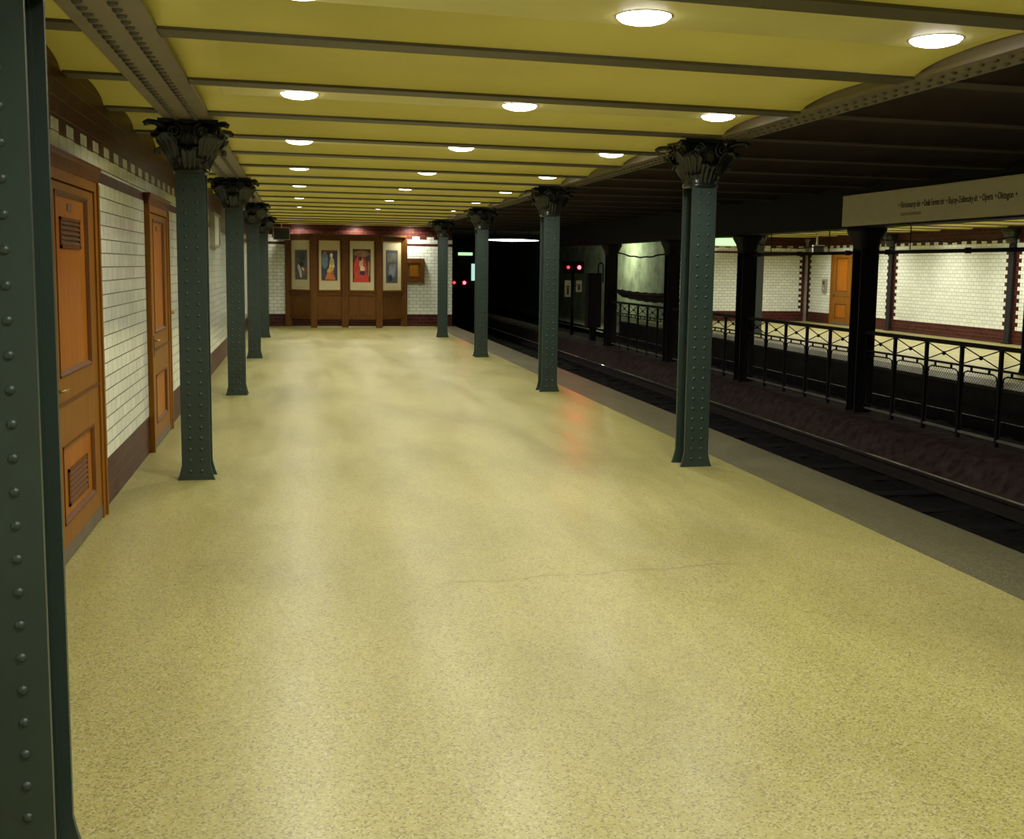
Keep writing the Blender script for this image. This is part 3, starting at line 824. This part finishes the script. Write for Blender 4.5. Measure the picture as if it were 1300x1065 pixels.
# ------------------------------------------------------------------ far platform details
def pilaster(y, label):
    r = thing('engaged_column', label, 'column', (XW2, y, 0), 0, 'columns set in the far wall')
    MB().prism([(-.09, 0), (.09, 0), (.09, 2.42), (-.09, 2.42)], -.085, -.01, 'X').build('shaft', M_POST, r)
    f = MB()
    for s in (-1, 1):
        z = .12
        while z < 2.4: f.rivet((-.085, s * .05, z), (-1, 0, 0), .011, 6); z += .12
    f.build('rivets', M_POST, r)
    c = loft([sect(.085, 2.38), sect(.10, 2.42), sect(.14, 2.56), sect(.19, 2.66), sect(.2, 2.74)]).build('capital', M_CAP, r, (-.10, 0, 0))
    MB().box(-.12, 0, -.13, .13, 0, .05).build('foot', M_POST, r)
    return r
pilaster(27.35, 'dark iron column set in the far wall between brown toothed tiles, just right of the black post')
pilaster(22.15, 'dark iron column set in the far wall near the right edge of the photo')
r = thing('engaged_column', 'slim grey iron pillar in the corner of the far platform, under brown toothed tiles', 'column', (XW2 - .06, YEND2 - .06, 0), 0, 'columns set in the far wall')
MB().box(-.05, .03, -.05, .03, 0, 2.70).build('shaft', M_GREYMET, r); MB().box(-.08, .05, -.08, .05, 2.62, 2.72).build('capital', M_GREYMET, r)
# wooden door of the far platform (reuse the builder, then turn it to face the other way)
d3 = make_door('door_3', 0, 1.35, louvre=False); d3.location = (XW2, 30.15, 0); d3.rotation_euler = (0, 0, PI)
r = thing('intercom', 'small grey intercom box on the far wall left of the orange door', 'intercom', (XW2, 31.2, 1.0))
bevel(MB().box(-.07, 0, -.13, .13, 0, .42).build('body', M_GREYMET, r), .015)
MB().box(-.08, -.07, -.07, .07, .24, .36).build('speaker_grille', M_GRIVET, r); MB().rivet((-.07, 0, .12), (-1, 0, 0), .025).build('button', M_WHITEP, r)
r = thing('exit_sign', 'pale green glowing sign high on the far platform end wall', 'sign', (13.55, YEND2 - .35, 2.42))
MB().box(-.42, .42, -.05, .05, 0, .30).build('housing', M_WHITEP, r); MB().box(-.40, .40, -.056, -.05, .03, .27).build('lit_face', M_GREENL, r)
MB().box(-.3, -.28, -.01, .01, .3, .42).build('hanger', M_BLACK, r); MB().box(.28, .3, -.01, .01, .3, .42).build('hanger', M_BLACK, r)
r = thing('blue_lamp', 'tiny blue lamp left of the nearest right-hand green column', 'lamp', (11.96, YEND2 - .1, 2.62))
MB().lathe([(.03, -.03), (.055, -.02), (.06, .02), (.04, .045)], 14, 0, Matrix.Rotation(PI / 2, 4, 'X')).build('lens', M_BLUE, r); MB().box(-.08, .08, .045, .1, -.08, .08).build('housing', M_BLACK, r)

# ------------------------------------------------------------------ tunnel: signals, cabinet, lamps
def signal(loc, xs, label, big, plates=True, zl=1.88, mx=None):
    r = thing('track_signal', label, 'signal', loc)
    m = sum(xs) / 2; hw = (xs[1] - xs[0]) / 2 + .16
    mx = m if mx is None else mx
    MB().tube([(mx, .08, 0), (mx, .08, zl - .1)], .045, 10).build('mast', M_BLACK, r)
    hd = bevel(MB().box(m - hw, m + hw, 0, .16, zl - .17, zl + .17).build('signal_head', M_BLACK, r), .02)
    for i, x in enumerate(xs):
        Mx = Matrix.Translation((x, -.01, zl)) @ Matrix.Rotation(PI / 2, 4, 'X')
        MB().lathe([(.06 if i == big else .045, 0), (.05 if i == big else .036, .02), (.02, .03)], 16, 0, Mx).build('lens', M_REDHOT if i == big else M_RED, hd)
        if i == big:
            sd = bpy.data.lights.new('beam', 'SPOT'); sd.energy = 70 if plates else 12; sd.color = (1, .03, .05); sd.spot_size = math.radians(11 if plates else 30); sd.spot_blend = .8; sd.shadow_soft_size = .05
            so = bpy.data.objects.new('beam', sd); COL.objects.link(so); so.parent = hd; so.location = (x, -.06, zl); so.rotation_euler = (-PI / 2 + (.117 if plates else .12), 0, -.262 if plates else .05)
        MB().lathe([(.10, -.005), (.10, .012), (.085, .012)], 16, 0, Mx).build('bezel', M_BLACK, hd)
    if plates:
        for i, x in enumerate(xs):
            h = .46 if i == 0 else .32
            p = MB().box(x - .085, x + .085, -.01, .0, zl - .36 - h, zl - .36).build('white_plate', M_WHITEP, r)
            MB().box(x - .03, x + .03, -.014, -.01, zl - .36 - h * .85, zl - .36 - h * .45).box(x - .055, x + .055, -.014, -.01, zl - .36 - h * .42, zl - .36 - h * .34).build('plate_mark', M_GRIVET, p)
            MB().tube([(x, .01, zl - .36 - h / 2), (m, .06, zl - .36 - h / 2)], .015, 6).build('plate_arm', M_BLACK, r)
    return r
signal((7.32, 28.4, -.19), (0.0, .315), 'twin red signal with two white plates, right of the second right-hand column', 1)
signal((4.42, 33.2, -.56), (.40, .73), 'small twin red signal in the dark tunnel beside the far end of the platform', 1, False, 1.72, .25)
r = thing('equipment_cabinet', 'dark grey equipment cabinet with looped pipe beside the red signal', 'cabinet', (7.36, 26.0, -.19))
bevel(MB().box(-.16, .20, -.14, .14, .35, 1.74).build('body', M_POST, r), .01)
MB().box(-.13, .17, -.15, -.14, .40, 1.69).build('door', M_POST, r); MB().box(-.05, .09, -.09, .09, 0, .35).build('pedestal', M_BLACK, r)
MB().tube([(.14, 0, 1.74), (.14, 0, 1.93), (.17, 0, 1.99), (.23, 0, 2.0), (.27, 0, 1.95), (.27, 0, 1.5)], .02, 8).build('conduit', M_POST, r)
# long lens-shaped tunnel lamp
r = thing('tunnel_lamp', 'long white lens-shaped lamp across the dark tunnel ceiling', 'lamp', (7.25, 36.0, 2.60))
MB().lathe([(.005, -.95), (.022, -.7), (.035, -.35), (.042, 0), (.035, .35), (.022, .7), (.005, .95)], 12, 0, Matrix.Rotation(PI / 2, 4, 'Y')).build('glowing_tube', M_TUBE, r)
MB().prism([(-.98, .045), (-.5, .06), (.5, .06), (.98, .045), (.98, .08), (-.98, .08)], -.06, .06, 'Y').build('housing', M_BLACK, r)
for x in (-.6, .6): MB().box(x - .012, x + .012, -.012, .012, .08, .40).build('hanger', M_BLACK, r)
r = thing('strip_light', 'pale green strip light in the dark tunnel above the small red signal', 'lamp', (5.72, 36.5, 2.06))
MB().box(-.28, .22, -.03, .03, 0, .10).build('lit_face', M_GREENL, r); MB().box(-.32, .26, .03, .1, -2.6, .14).build('housing', M_BLACK, r)
r = thing('tunnel_light', 'narrow upright pale cyan light beside the third right-hand column', 'lamp', (5.93, 36.2, -.56))
MB().box(-.07, .07, -.04, .0, 1.75, 2.33).build('lit_face', M_CYANL, r); MB().box(-.09, .09, 0, .1, 0, 2.36).build('housing', M_BLACK, r)
# work lamp that lights the pale tunnel wall beyond the far platform
r = thing('bulkhead_lamp', 'small bulkhead lamp under the tunnel ceiling lighting the pale wall', 'lamp', (10.6, 36.6, 2.62))
MB().lathe([(.05, .38), (.07, .12), (.09, .05)], 14).build('housing', M_BLACK, r); MB().lathe([(.08, .05), (.075, 0), (.05, -.04), (.01, -.055)], 14).build('glass_globe', M_TUBE, r)
ld = bpy.data.lights.new('bulb', 'POINT'); ld.energy = 190; ld.color = (.86, 1.0, .62); ld.shadow_soft_size = .06
lo = bpy.data.objects.new('bulb', ld); COL.objects.link(lo); lo.parent = r; lo.location = (0, 0, -.13)

# ------------------------------------------------------------------ world, camera, colour management
w = bpy.data.worlds.new('underground'); scn.world = w; w.use_nodes = True
w.node_tree.nodes['Background'].inputs[0].default_value = (0.0, 0.0, 0.0, 1); w.node_tree.nodes['Background'].inputs[1].default_value = 0.0
fpx, pitch, yaw, roll, hc = 1329.5, .1116, .2004, .0126, 1.688
cam = bpy.data.cameras.new('camera'); co = bpy.data.objects.new('camera', cam); COL.objects.link(co)
F = Vector((math.sin(yaw) * math.cos(pitch), math.cos(yaw) * math.cos(pitch), -math.sin(pitch)))
R = Vector((math.cos(yaw), -math.sin(yaw), 0)); U = R.cross(F)
c_, s_ = math.cos(roll), math.sin(roll)
R2 = R * c_ + U * s_; U2 = -R * s_ + U * c_
co.matrix_world = Matrix(((R2.x, U2.x, -F.x, 0), (R2.y, U2.y, -F.y, 0), (R2.z, U2.z, -F.z, hc), (0, 0, 0, 1)))
cam.sensor_fit = 'HORIZONTAL'; cam.sensor_width = 36.0; cam.lens = fpx / 1300 * 36.0
cam.shift_y = -45.0 / 1300; cam.clip_start = 0.05; cam.clip_end = 200
scn.camera = co
vs = scn.view_settings
vs.view_transform = 'Standard'; vs.look = 'None'; vs.exposure = 0.0; vs.gamma = 1.0; vs.use_curve_mapping = False
scn.cycles.use_denoising = True
scn.cycles.sample_clamp_indirect = 6.0
scn.cycles.max_bounces = 8
